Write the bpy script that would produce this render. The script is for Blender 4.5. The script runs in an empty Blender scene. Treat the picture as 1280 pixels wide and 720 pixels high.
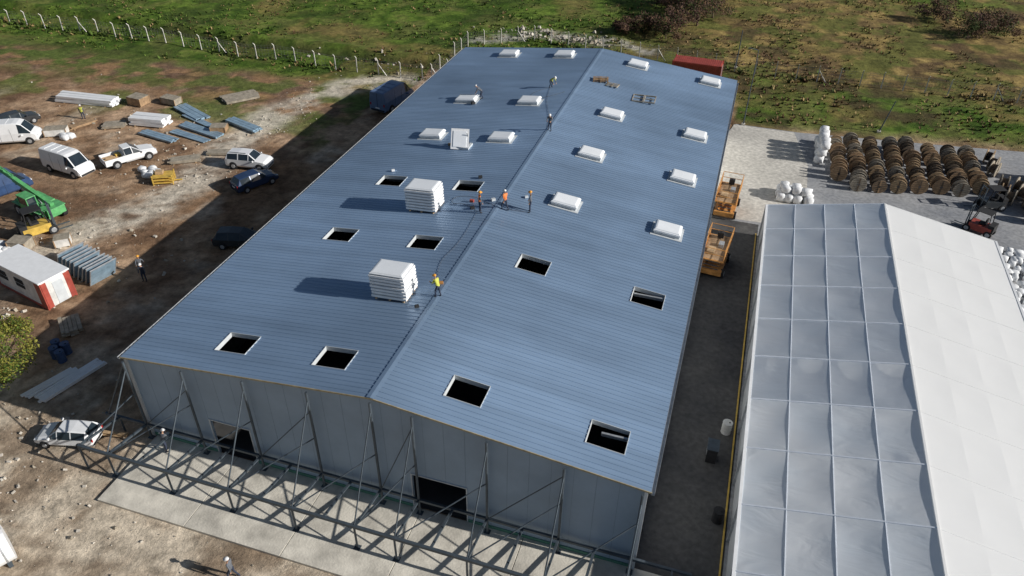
import bpy, bmesh, numpy as np, math, random
from mathutils import Vector, Matrix, noise as mnoise
random.seed(7); rng=np.random.default_rng(7)
scn=bpy.context.scene
W=30.0; L=55.6; HE=6.513; RISE=1.675; XR=15.684
SUN_E=math.radians(25.0); SUN_A=math.radians(1.5)

# ------------------------------------------------------------------ materials
def mat(name,col,rough=.7,metal=0.,var=.18,scale=1.5,bump=.0,bscale=20.,detail=6,spec=.5,col2=None,coord='Object'):
    m=bpy.data.materials.new(name); m.use_nodes=True
    nt=m.node_tree; b=nt.nodes['Principled BSDF']
    tc=nt.nodes.new('ShaderNodeTexCoord')
    n=nt.nodes.new('ShaderNodeTexNoise'); n.inputs['Scale'].default_value=scale; n.inputs['Detail'].default_value=detail; n.inputs['Roughness'].default_value=.65
    nt.links.new(tc.outputs[coord],n.inputs['Vector'])
    r=nt.nodes.new('ShaderNodeValToRGB')
    c2=col2 if col2 else tuple(min(1,c*(1+var)) for c in col)
    c1=tuple(c*(1-var) for c in col)
    r.color_ramp.elements[0].position=.32; r.color_ramp.elements[1].position=.68
    r.color_ramp.elements[0].color=(*c1,1); r.color_ramp.elements[1].color=(*c2,1)
    nt.links.new(n.outputs['Fac'],r.inputs['Fac']); nt.links.new(r.outputs['Color'],b.inputs['Base Color'])
    b.inputs['Roughness'].default_value=rough; b.inputs['Metallic'].default_value=metal
    b.inputs['Specular IOR Level'].default_value=spec
    if bump>0:
        n2=nt.nodes.new('ShaderNodeTexNoise'); n2.inputs['Scale'].default_value=bscale; n2.inputs['Detail'].default_value=4
        nt.links.new(tc.outputs[coord],n2.inputs['Vector'])
        bp=nt.nodes.new('ShaderNodeBump'); bp.inputs['Strength'].default_value=bump; bp.inputs['Distance'].default_value=.05
        nt.links.new(n2.outputs['Fac'],bp.inputs['Height']); nt.links.new(bp.outputs['Normal'],b.inputs['Normal'])
    return m
M_white=mat('white_paint',(.82,.83,.84),.45,var=.06,scale=2)
M_curb=mat('curb_grey',(.55,.58,.60),.5,var=.1,scale=2)
M_offw=mat('weathered_white',(.68,.67,.64),.6,var=.25,scale=1.2)
M_dome=mat('acrylic_dome',(.84,.87,.90),.25,var=.05,scale=1)
M_steel=mat('frame_steel',(.075,.095,.115),.5,.3,var=.25,scale=2)
M_galv=mat('galvanised',(.47,.49,.51),.4,.4,var=.2,scale=4)
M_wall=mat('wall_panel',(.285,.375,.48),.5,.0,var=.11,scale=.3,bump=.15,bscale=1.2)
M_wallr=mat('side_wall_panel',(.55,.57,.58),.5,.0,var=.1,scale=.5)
M_seam=mat('panel_joint',(.21,.275,.35),.6,var=.1)
M_inner_shade=mat('inner_wall_shade',(.12,.13,.14),.7,var=.1)  # colour of the added dark sheet that paints shade inside the left wall
M_sole=mat('green_sole_plate',(.10,.26,.19),.6,var=.2)
M_trim=mat('gable_trim',(.38,.32,.20),.6,var=.3,scale=3)
M_dark=mat('dark_rubber',(.02,.02,.022),.8,var=.3,scale=5)
M_rope=mat('rope_grey',(.09,.10,.12),.8,var=.2)
M_glass=mat('car_glass',(.02,.03,.04),.08,var=.2)
M_conc=mat('concrete_slab',(.62,.58,.50),.9,var=.30,scale=.6,bump=.4,bscale=8)
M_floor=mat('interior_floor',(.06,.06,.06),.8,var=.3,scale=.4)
M_wood=mat('timber',(.42,.29,.165),.8,var=.35,scale=3)
M_wood2=mat('aged_timber',(.32,.21,.12),.85,var=.4,scale=2.5)
M_wood3=mat('grey_timber',(.32,.28,.22),.85,var=.35,scale=2.5)
M_wood4=mat('dark_timber',(.13,.095,.065),.9,var=.4,scale=2.5)
M_orange=mat('orange_paint',(.50,.24,.07),.5,var=.35,scale=3)
M_yellow=mat('yellow_paint',(.60,.40,.08),.5,var=.25,scale=3)
M_green=mat('green_paint',(.11,.38,.14),.4,var=.25,scale=3)
M_red=mat('red_paint',(.36,.07,.05),.5,var=.25,scale=1.5)
M_blue=mat('blue_paint',(.035,.07,.16),.35,var=.2,scale=2)
M_carw=mat('car_white',(.80,.81,.82),.22,var=.05,scale=2)
M_carg=mat('van_blue',(.14,.21,.36),.3,.1,var=.1,scale=2)
M_card=mat('car_dark_blue',(.03,.055,.12),.22,.1,var=.1,scale=2)
M_cargr=mat('car_graphite',(.05,.055,.06),.25,.2,var=.1,scale=2)
M_lamp=mat('headlamp',(.7,.72,.75),.1,var=.05)
M_tail=mat('tail_lamp',(.4,.02,.02),.2,var=.05)
M_sheet=mat('blue_grey_sheet',(.28,.40,.50),.35,.2,var=.25,scale=2)
M_bag=mat('bag_fabric',(.72,.73,.74),.8,var=.2,scale=1.5,bump=.6,bscale=5)
M_stone=mat('rubble_stone',(.48,.44,.38),.9,var=.35,scale=3)
M_skin=mat('skin',(.5,.3,.2),.6,var=.08); M_hair=mat('hair',(.04,.025,.015),.8)
M_hiv=mat('hi_vis_orange',(.70,.20,.05),.7,var=.1); M_hiy=mat('hi_vis_yellow',(.50,.52,.08),.7,var=.1)
M_trs=mat('work_trousers',(.03,.04,.07),.85,var=.2); M_jkt=mat('grey_jacket',(.12,.13,.15),.85,var=.2)
M_boot=mat('boots',(.03,.022,.018),.7); M_hat=mat('helmet_white',(.75,.75,.75),.35); M_haty=mat('helmet_orange',(.75,.35,.04),.35)
M_eye=mat('eye_dark',(.02,.015,.01),.3)
M_bark=mat('bark',(.12,.085,.055),.9,var=.3,scale=5,bump=.6)

# ------------------------------------------------------------------ mesh builder
class MB:
    def __init__(s): s.v=[];s.f=[];s.m=[];s.mats=[];s.M=Matrix.Identity(4)
    def mi(s,m):
        if m not in s.mats: s.mats.append(m)
        return s.mats.index(m)
    def add(s,vs,fs,m):
        o=len(s.v); k=s.mi(m)
        for p in vs: s.v.append(tuple(s.M@Vector(p)))
        for f in fs: s.f.append(tuple(i+o for i in f)); s.m.append(k)
    def box(s,c,z,m,rz=0.,R=None):
        hx,hy,hz=z[0]/2,z[1]/2,z[2]/2
        R=R if R is not None else Matrix.Rotation(rz,3,'Z')
        vs=[Vector(c)+R@Vector((a*hx,b*hy,d*hz)) for a in(-1,1) for b in(-1,1) for d in(-1,1)]
        s.add(vs,[(0,1,3,2),(4,6,7,5),(0,4,5,1),(2,3,7,6),(0,2,6,4),(1,5,7,3)],m)
    def cyl(s,p0,p1,r,m,n=8,r1=None,caps=True):
        p0=Vector(p0);p1=Vector(p1);r1=r if r1 is None else r1
        d=(p1-p0).normalized();a=d.orthogonal().normalized();b=d.cross(a)
        vs=[p0+(a*math.cos(t)+b*math.sin(t))*r for t in [2*math.pi*i/n for i in range(n)]]
        vs+=[p1+(a*math.cos(t)+b*math.sin(t))*r1 for t in [2*math.pi*i/n for i in range(n)]]
        fs=[(i,(i+1)%n,n+(i+1)%n,n+i) for i in range(n)]
        if caps: fs+=[tuple(range(n))[::-1],tuple(range(n,2*n))]
        s.add(vs,fs,m)
    def beam(s,p0,p1,w,h,m):
        p0=Vector(p0);p1=Vector(p1);d=(p1-p0);l=d.length;d.normalize()
        up=Vector((0,0,1)) if abs(d.z)<.95 else Vector((0,1,0))
        a=d.cross(up).normalized();b=a.cross(d)
        R=Matrix((d,a,b)).transposed()
        s.box((p0+p1)/2,(l,w,h),m,R=R)
    def quad(s,a,b,c,d,m): s.add([a,b,c,d],[(0,1,2,3)],m)
    def ell(s,c,r,m,seg=10,rings=6,zmin=-1.):
        vs=[];fs=[]
        for i in range(rings+1):
            ph=-math.pi/2+math.pi*i/rings
            z=max(math.sin(ph),zmin)
            for j in range(seg):
                t=2*math.pi*j/seg
                vs.append((c[0]+r[0]*math.cos(ph)*math.cos(t),c[1]+r[1]*math.cos(ph)*math.sin(t),c[2]+r[2]*z))
        for i in range(rings):
            for j in range(seg):
                fs.append((i*seg+j,i*seg+(j+1)%seg,(i+1)*seg+(j+1)%seg,(i+1)*seg+j))
        s.add(vs,fs,m)
    def obj(s,name,loc=(0,0,0),rz=0.,parent=None,bevel=0.,smooth=False,sub=0,rot=None):
        me=bpy.data.meshes.new(name); me.from_pydata(s.v,[],s.f)
        for m in s.mats: me.materials.append(m)
        me.polygons.foreach_set('material_index',s.m)
        if smooth: me.polygons.foreach_set('use_smooth',[True]*len(s.f))
        me.update()
        o=bpy.data.objects.new(name,me); scn.collection.objects.link(o)
        o.location=loc; o.rotation_euler=rot if rot else (0,0,rz)
        if parent: o.parent=parent
        if bevel>0:
            b=o.modifiers.new('b','BEVEL'); b.width=bevel; b.segments=2; b.limit_method='ANGLE'; b.angle_limit=math.radians(40)
        return o
def empty(name,loc=(0,0,0)):
    e=bpy.data.objects.new(name,None); e.location=loc; scn.collection.objects.link(e); return e

# ------------------------------------------------------------------ noise fields
TAB=rng.random((256,256))
def vn(x,y):
    xi=np.floor(x).astype(int);yi=np.floor(y).astype(int);fx=x-xi;fy=y-yi
    fx=fx*fx*(3-2*fx);fy=fy*fy*(3-2*fy)
    a=TAB[xi%256,yi%256];b=TAB[(xi+1)%256,yi%256];c=TAB[xi%256,(yi+1)%256];d=TAB[(xi+1)%256,(yi+1)%256]
    return (a*(1-fx)+b*fx)*(1-fy)+(c*(1-fx)+d*fx)*fy
def fbm(x,y,sc,o=4,off=0.):
    t=0;a=1;s=0;x=x/sc+off;y=y/sc+off*1.7
    for i in range(o):
        t=t+a*vn(x,y);s+=a;a*=.55;x=x*2.03+11.3;y=y*2.03+5.1
    return t/s
def sm(e0,e1,x):
    t=np.clip((x-e0)/(e1-e0),0,1);return t*t*(3-2*t)
def segd(x,y,pts):
    d=np.full(np.shape(x),1e9)
    for (ax,ay),(bx,by) in zip(pts[:-1],pts[1:]):
        vx,vy=bx-ax,by-ay;t=np.clip(((x-ax)*vx+(y-ay)*vy)/(vx*vx+vy*vy),0,1)
        d=np.minimum(d,np.hypot(x-ax-t*vx,y-ay-t*vy))
    return d
FENCE_L=[(-110,60),(-75.9,61.0),(-58.1,62.1),(-34.5,60.9),(-19.8,60.6),(-6.8,61.3)]
FENCE_R=[(-6.8,61.3),(-6.8,74.5),(0,80.5),(11.1,79.2),(28.8,77.2),(37.9,77.3),(52.4,78.2),(64.1,78.3),(90,78.6)]
DITCH=[(-110,66),(-60,67),(-35,66),(-20,66),(-6,66.5),(-1,71)]
def field_edge(x,y):
    return np.where(x<-8,55.5,np.where(x<31,66.,60.8+(x-31)*.10))
def zoff(x,y):
    f=sm(-1,6,y-field_edge(x,y))
    z=f*(fbm(x,y,9,4)-.5)*.8+f*(fbm(x,y,1.6,3,3.)-.5)*.26+(1-f)*(fbm(x,y,4,3,7.)-.5)*.12+(1-f)*(fbm(x,y,1.2,3,17.)-.5)*.08
    bx=np.maximum(np.maximum(-1.5-x,x-36),np.maximum(-6-y,y-57)); flat=sm(0,2.5,bx)
    yx=np.maximum(np.maximum(29-x,x-200),np.maximum(-60-y,y-(61+(x-31)*.1))); flat=flat*sm(0,1.5,yx)
    z=z*flat-.03*(1-flat)
    dd=segd(x,y,DITCH)
    z=z-1.1*np.exp(-(dd/1.1)**2)+.35*np.exp(-((dd-2.6)/1.)**2)
    return z
def build_ground():
    fx=np.arange(-100,95,.5);fy=np.arange(-26,150,.5)
    xs=np.concatenate([[-3000,-1200,-500,-260,-160,-120],fx,[110,140,200,400,1000,3000]])
    ys=np.concatenate([[-2500,-800,-300,-120,-60,-38],fy,[160,185,240,400,900,3000]])
    X,Y=np.meshgrid(xs,ys); x=X.ravel();y=Y.ravel()
    z=zoff(x,y)
    n1=fbm(x,y,14,5);n2=fbm(x,y,5,5,9.);n3=fbm(x,y,1.7,4,21.);n4=fbm(x,y,30,3,33.);n5=fbm(x,y,3,5,61.)
    def C(c): return np.array(c)[None,:]
    def mixc(a,b,w): return a*(1-w[:,None])+b*w[:,None]
    dirt=mixc(C((.27,.165,.095)),C((.50,.345,.225)),sm(.38,.66,.5*n1+.5*n3))
    dirt=mixc(dirt,C((.16,.092,.055)),sm(.52,.66,n5)*.7)
    dirt=mixc(dirt,C((.56,.46,.35)),sm(.60,.72,n2)*.6)
    weed=sm(.47,.56,n2)*sm(36,44,y)*(x<-10)
    dirt=mixc(dirt,C((.12,.16,.035)),weed*.85)
    strip=sm(43,50,y+6*(n1-.5))*(x<-10)
    st=mixc(C((.34,.20,.105)),C((.13,.075,.05)),sm(.4,.6,n3))
    st=mixc(st,C((.10,.145,.03)),sm(.46,.56,n5))
    dirt=mixc(dirt,st,strip*.8)
    green=mixc(C((.055,.105,.012)),C((.13,.195,.030)),sm(.35,.65,n3))
    green=mixc(green,C((.18,.18,.055)),sm(.5,.66,n5)*.6)
    green=mixc(green,C((.034,.062,.012)),sm(.52,.64,n2)*.5)
    dry=mixc(C((.36,.255,.095)),C((.18,.115,.055)),sm(.35,.65,n3))
    dry=mixc(dry,C((.105,.13,.028)),sm(.47,.58,n5)*.75)
    rightness=sm(8,32,x-(y-100)*.25)
    leftdry=sm(.54,.66,n1)*.6
    rdry=sm(.34,.50,n1*.6+n4*.4)*.92
    rdry=rdry*sm(74,80,y)+ (1-sm(74,80,y))*sm(.52,.62,n1)*.6
    dw=leftdry*(1-rightness)+rdry*rightness
    field=mixc(green,dry,dw)
    field=mixc(field,C((.085,.052,.032)),sm(.56,.68,n2)*.7*(.1+.9*rightness))
    fe=sm(-2.5,2.5,y-field_edge(x,y)+6*(n2-.5))
    col=mixc(dirt,field,fe)
    td=segd(x,y,[(-10,60),(-15.7,56.6),(-19.8,46.1),(-19.5,36),(-18.5,29.8),(-19.1,23.4),(-23,15)])
    tr=(1-sm(1.2,3.4,td+2.2*(n3-.5)))*sm(.33,.52,n2*.5+n3*.5)
    col=mixc(col,C((.68,.61,.50)),tr*.85)
    fr=1-sm(-3.5,1.5,y+5*(n2-.5)+np.where(x<-5,-3.0,0))
    sand=mixc(C((.36,.275,.195)),C((.68,.58,.45)),sm(.38,.60,.4*n2+.6*n3))
    sand=mixc(sand,C((.26,.19,.13)),sm(.55,.68,n5)*.6)
    col=mixc(col,sand,fr)
    rb=(1-sm(1.0,3.0,segd(x,y,[(-6,78),(2,84),(12,83.5),(17,82)])+3*(n3-.5)))*sm(.4,.6,n3)
    col=mixc(col,C((.55,.51,.45)),rb*.8)
    dd=segd(x,y,DITCH)
    col=mixc(col,C((.04,.038,.025)),np.exp(-(dd/1.2)**2)*.9*(x>-60))
    for pl,o_ in(([(-60,24),(-40,22),(-26,24),(-18,33),(-14,48)],.9),([(-55,30),(-34,24),(-20,20),(-12,6),(-14,-12)],.9),([(-40,10),(-24,20),(-16,24),(-13,40)],.8),([(-30,-10),(-14,-4),(-3,-9),(14,-12)],.9)):
        tw=(1-sm(.05,.38,np.abs(segd(x,y,pl)-o_)))
        col=mixc(col,C((.19,.125,.08)),tw*.6*(1-fe)*sm(.35,.5,n3))
    n=len(x);nx=len(xs);ny=len(ys)
    I=np.arange(nx*ny).reshape(ny,nx)
    F=np.stack([I[:-1,:-1],I[:-1,1:],I[1:,1:],I[1:,:-1]],-1).reshape(-1,4)
    me=bpy.data.meshes.new('ground')
    me.vertices.add(n);me.vertices.foreach_set('co',np.stack([x,y,z],-1).ravel())
    me.loops.add(F.size);me.loops.foreach_set('vertex_index',F.ravel())
    me.polygons.add(len(F));me.polygons.foreach_set('loop_start',np.arange(0,F.size,4));me.polygons.foreach_set('loop_total',np.full(len(F),4))
    me.polygons.foreach_set('use_smooth',np.ones(len(F),bool))
    me.update(calc_edges=True)
    a=me.attributes.new('Col','FLOAT_COLOR','POINT')
    a.data.foreach_set('color',np.concatenate([col,fe[:,None]],1).astype(np.float32).ravel())
    o=bpy.data.objects.new('ground',me);scn.collection.objects.link(o)
    m=bpy.data.materials.new('ground_soil_grass');m.use_nodes=True;nt=m.node_tree;b=nt.nodes['Principled BSDF'];b.inputs['Roughness'].default_value=.95;b.inputs['Specular IOR Level'].default_value=.15
    at=nt.nodes.new('ShaderNodeAttribute');at.attribute_name='Col'
    tc=nt.nodes.new('ShaderNodeTexCoord')
    def nz(sc,d=6,r=.7):
        q=nt.nodes.new('ShaderNodeTexNoise');q.inputs['Scale'].default_value=sc;q.inputs['Detail'].default_value=d;q.inputs['Roughness'].default_value=r
        nt.links.new(tc.outputs['Object'],q.inputs['Vector']);return q
    q1=nz(1.3,8,.75);q2=nz(.45,6,.7)
    mr=nt.nodes.new('ShaderNodeMapRange');mr.inputs[1].default_value=.3;mr.inputs[2].default_value=.7;mr.inputs[3].default_value=.45;mr.inputs[4].default_value=1.5
    nt.links.new(q1.outputs['Fac'],mr.inputs[0])
    mr2=nt.nodes.new('ShaderNodeMapRange');mr2.inputs[1].default_value=.3;mr2.inputs[2].default_value=.7;mr2.inputs[3].default_value=.72;mr2.inputs[4].default_value=1.25
    nt.links.new(q2.outputs['Fac'],mr2.inputs[0])
    mu=nt.nodes.new('ShaderNodeMath');mu.operation='MULTIPLY';nt.links.new(mr.outputs[0],mu.inputs[0]);nt.links.new(mr2.outputs[0],mu.inputs[1])
    vm=nt.nodes.new('ShaderNodeVectorMath');vm.operation='SCALE';nt.links.new(at.outputs['Color'],vm.inputs[0]);nt.links.new(mu.outputs[0],vm.inputs['Scale'])
    nt.links.new(vm.outputs[0],b.inputs['Base Color'])
    q3=nz(2.2,8,.75);bp=nt.nodes.new('ShaderNodeBump');bp.inputs['Strength'].default_value=.85;bp.inputs['Distance'].default_value=.18
    nt.links.new(q3.outputs['Fac'],bp.inputs['Height']);nt.links.new(bp.outputs['Normal'],b.inputs['Normal'])
    me.materials.append(m)
    return o
build_ground()

# pavement -----------------------------------------------------------
def pave_mat(name,c1,c2,cr=.35):
    m=bpy.data.materials.new(name);m.use_nodes=True;nt=m.node_tree;b=nt.nodes['Principled BSDF'];b.inputs['Roughness'].default_value=.85;b.inputs['Specular IOR Level'].default_value=.3
    tc=nt.nodes.new('ShaderNodeTexCoord')
    q=nt.nodes.new('ShaderNodeTexNoise');q.inputs['Scale'].default_value=.16;q.inputs['Detail'].default_value=9;q.inputs['Roughness'].default_value=.68;nt.links.new(tc.outputs['Object'],q.inputs['Vector'])
    r=nt.nodes.new('ShaderNodeValToRGB');r.color_ramp.elements[0].position=.35;r.color_ramp.elements[1].position=.66;r.color_ramp.elements[0].color=(*c1,1);r.color_ramp.elements[1].color=(*c2,1)
    nt.links.new(q.outputs['Fac'],r.inputs['Fac'])
    v=nt.nodes.new('ShaderNodeTexVoronoi');v.feature='DISTANCE_TO_EDGE';v.inputs['Scale'].default_value=.17
    n2=nt.nodes.new('ShaderNodeTexNoise');n2.inputs['Scale'].default_value=.5;n2.inputs['Detail'].default_value=5;nt.links.new(tc.outputs['Object'],n2.inputs['Vector'])
    ad=nt.nodes.new('ShaderNodeVectorMath');ad.operation='MULTIPLY_ADD';ad.inputs[1].default_value=(5,5,5);nt.links.new(n2.outputs['Color'],ad.inputs[0]);nt.links.new(tc.outputs['Object'],ad.inputs[2]);nt.links.new(ad.outputs[0],v.inputs['Vector'])
    cr_=nt.nodes.new('ShaderNodeMapRange');cr_.inputs[1].default_value=0;cr_.inputs[2].default_value=.008;cr_.inputs[3].default_value=1-cr;cr_.inputs[4].default_value=1;nt.links.new(v.outputs['Distance'],cr_.inputs[0])
    f=nt.nodes.new('ShaderNodeTexNoise');f.inputs['Scale'].default_value=3;f.inputs['Detail'].default_value=8;nt.links.new(tc.outputs['Object'],f.inputs['Vector'])
    mr=nt.nodes.new('ShaderNodeMapRange');mr.inputs[1].default_value=.3;mr.inputs[2].default_value=.7;mr.inputs[3].default_value=.75;mr.inputs[4].default_value=1.2;nt.links.new(f.outputs['Fac'],mr.inputs[0])
    mu=nt.nodes.new('ShaderNodeMath');mu.operation='MULTIPLY';nt.links.new(mr.outputs[0],mu.inputs[0]);nt.links.new(cr_.outputs[0],mu.inputs[1])
    vm=nt.nodes.new('ShaderNodeVectorMath');vm.operation='SCALE';nt.links.new(r.outputs['Color'],vm.inputs[0]);nt.links.new(mu.outputs[0],vm.inputs['Scale']);nt.links.new(vm.outputs[0],b.inputs['Base Color'])
    return m
M_asph=pave_mat('yard_asphalt',(.24,.25,.27),(.40,.40,.40),.2)
M_pad=pave_mat('pale_concrete',(.44,.42,.38),(.64,.61,.55),.2)
M_lane_shade=pave_mat('lane_asphalt_shade',(.05,.05,.055),(.11,.107,.103),.2)  # dark asphalt, taken darker to paint in the alley's shade
def sheet(name,poly,z,m,t=.0):
    b=MB();n=len(poly)
    if t==0: b.add([(x,y,z) for x,y in poly],[tuple(range(n))],m)
    else:
        b.add([(x,y,z) for x,y in poly]+[(x,y,z-t) for x,y in poly],[tuple(range(n))]+[(i,(i+1)%n,n+(i+1)%n,n+i) for i in range(n)],m)
    return b.obj(name)
sheet('yard_pavement',[(30,-60),(110,-60),(110,67.5),(75,65.2),(52,62),(38,60.3),(31,60.3),(30,57)],.03,M_asph,.1)
sheet('concrete_pad',[(30.3,38.5),(38.6,39),(38.9,52),(37.4,60.1),(30.8,60.1),(30.3,57)],.036,M_pad)
sheet('service_lane',[(30.02,-8),(34.6,-8),(34.6,38.3),(30.02,38.3)],.035,M_lane_shade)
b=MB()
xs=[0.2,6,12,18,24,30,36]
for i in range(len(xs)-1):
    b.box(((xs[i]+xs[i+1])/2,-2.62,.03),(xs[i+1]-xs[i]-.03,5.2,.2),M_conc)
b.obj('front_apron_slab',bevel=.02)

# ------------------------------------------------------------------ warehouse
def roofz(x): return HE+RISE*(x/XR if x<XR else (W-x)/(W-XR))
wh=empty('warehouse')
def roof_mat():
    m=bpy.data.materials.new('roof_sheet');m.use_nodes=True;nt=m.node_tree;b=nt.nodes['Principled BSDF']
    b.inputs['Metallic'].default_value=.35
    tc=nt.nodes.new('ShaderNodeTexCoord');mp=nt.nodes.new('ShaderNodeMapping');mp.inputs['Scale'].default_value=(.12,1.0,1);nt.links.new(tc.outputs['Object'],mp.inputs['Vector'])
    q=nt.nodes.new('ShaderNodeTexNoise');q.inputs['Scale'].default_value=.9;q.inputs['Detail'].default_value=7;q.inputs['Roughness'].default_value=.6;nt.links.new(mp.outputs[0],q.inputs['Vector'])
    q2=nt.nodes.new('ShaderNodeTexNoise');q2.inputs['Scale'].default_value=.09;q2.inputs['Detail'].default_value=6;nt.links.new(tc.outputs['Object'],q2.inputs['Vector'])
    q3=nt.nodes.new('ShaderNodeTexNoise');q3.inputs['Scale'].default_value=5;q3.inputs['Detail'].default_value=6;q3.inputs['Roughness'].default_value=.8;nt.links.new(tc.outputs['Object'],q3.inputs['Vector'])
    def mr(src,a,b_,c,d):
        k=nt.nodes.new('ShaderNodeMapRange');k.inputs[1].default_value=a;k.inputs[2].default_value=b_;k.inputs[3].default_value=c;k.inputs[4].default_value=d;nt.links.new(src,k.inputs[0]);return k.outputs[0]
    a=mr(q.outputs['Fac'],.3,.7,.9,1.1);c=mr(q2.outputs['Fac'],.3,.7,.84,1.16);d=mr(q3.outputs['Fac'],.62,.78,1,1.3)
    m1=nt.nodes.new('ShaderNodeMath');m1.operation='MULTIPLY';nt.links.new(a,m1.inputs[0]);nt.links.new(c,m1.inputs[1])
    m2=nt.nodes.new('ShaderNodeMath');m2.operation='MULTIPLY';nt.links.new(m1.outputs[0],m2.inputs[0]);nt.links.new(d,m2.inputs[1])
    sx=nt.nodes.new('ShaderNodeSeparateXYZ');nt.links.new(tc.outputs['Object'],sx.inputs[0])
    fl=nt.nodes.new('ShaderNodeMath');fl.operation='FLOOR';dv=nt.nodes.new('ShaderNodeMath');dv.operation='DIVIDE';dv.inputs[1].default_value=1.0;nt.links.new(sx.outputs['Y'],dv.inputs[0]);nt.links.new(dv.outputs[0],fl.inputs[0])
    wn=nt.nodes.new('ShaderNodeTexWhiteNoise');wn.noise_dimensions='1D';nt.links.new(fl.outputs[0],wn.inputs['W'])
    e=mr(wn.outputs['Value'],0,1,.95,1.05)
    m3=nt.nodes.new('ShaderNodeMath');m3.operation='MULTIPLY';nt.links.new(m2.outputs[0],m3.inputs[0]);nt.links.new(e,m3.inputs[1])
    col=nt.nodes.new('ShaderNodeRGB');col.outputs[0].default_value=(.265,.375,.525,1)
    vm=nt.nodes.new('ShaderNodeVectorMath');vm.operation='SCALE';nt.links.new(col.outputs[0],vm.inputs[0]);nt.links.new(m3.outputs[0],vm.inputs['Scale']);nt.links.new(vm.outputs[0],b.inputs['Base Color'])
    nt.links.new(mr(q2.outputs['Fac'],.3,.7,.34,.5),b.inputs['Roughness'])
    return m
M_roof=roof_mat()
OPEN=[(6,2.17),(12.3,2.17),(6,14.7),(12.4,14.7),(6,23),(12.4,23),(20,14.7),(27.6,14.7),(20,2.17),(27.6,2.17)]
SKY=[(5.9,53.6),(12.1,53.6),(6,40.1),(12.2,40.1),(5.9,31.7),(12.2,31.7),(20,53.6),(27.6,53.6),(20,40),(27.6,40),(20,31.5),(27.6,31.5),(20,23.1),(27.6,23.1)]
P=1/3.
def build_roof():
    b=MB();prof=[]
    for k in range(int(round((L+.3)/P))+1):
        y=-.15+k*P
        prof+= [(y,0.),(y+.235,0.),(y+.26,.035),(y+.31,.035)]
    holes=[]
    for (cx,cy) in OPEN:
        y0=-.15+round((cy-.75+.15)/P)*P; y1=y0+round(1.55/P)*P
        holes.append((cx-1.03,cx+1.03,y0,y1))
    def strip(xa,xb,p,q):
        b.quad((xa,p[0],roofz(xa)+p[1]+.04),(xb,p[0],roofz(xb)+p[1]+.04),(xb,q[0],roofz(xb)+q[1]+.04),(xa,q[0],roofz(xa)+q[1]+.04),M_roof)
    for p,q in zip(prof[:-1],prof[1:]):
        ym=(p[0]+q[0])/2
        hs=sorted([(h[0],h[1]) for h in holes if h[2]<ym<h[3]])
        for (A,B) in ((-.25,XR),(XR,W+.25)):
            x=A
            for (u,v) in hs:
                if u>=A and v<=B: strip(x,u,p,q);x=v
            strip(x,B,p,q)
    b.obj('roof_sheeting',parent=wh)
    c=MB()
    for (x0,x1,y0,y1) in holes:
        for (xa,xb,ya,yb) in ((x0,x0+.03,y0,y1),(x1-.03,x1,y0,y1),(x0+.03,x1-.03,y0,y0+.03),(x0+.03,x1-.03,y1-.03,y1)):
            vs=[(x,y,roofz(x)+dz) for x in(xa,xb) for y in(ya,yb) for dz in(-.22,.085)]
            c.add(vs,[(0,1,3,2),(4,6,7,5),(0,4,5,1),(2,3,7,6),(0,2,6,4),(1,5,7,3)],M_curb)
    c.box((27.6,15.2,roofz(27.6)-.2),(1.9,.12,.2),M_galv);c.box((27.9,2.75,roofz(27.6)-.25),(1.4,.12,.2),M_galv)
    c.obj('rooflight_curbs',parent=wh)
    r=MB()
    for sx in(-1,1):
        xe=XR+sx*.22
        r.quad((XR,-.18,roofz(XR)+.095),(XR,L+.2,roofz(XR)+.095),(xe,L+.2,roofz(xe)+.085),(xe,-.18,roofz(xe)+.085),M_roof)
    r.obj('ridge_cap',parent=wh)
    g=MB()
    for x in (-.34,W+.34):
        g.box((x,L/2,HE-.12),(.16,L+.4,.02),M_galv);g.box((x-.08,L/2,HE-.06),(.015,L+.4,.14),M_galv);g.box((x+.08,L/2,HE-.06),(.015,L+.4,.14),M_galv)
    for y in (-.17,L+.22):
        for xa,xb in((-.3,XR),(XR,W+.3)):
            g.beam((xa,y,roofz(xa)+.0),(xb,y,roofz(xb)+.0),.04,.10,M_trim)
    g.obj('eaves_and_verge_trim',parent=wh)
build_roof()
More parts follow.
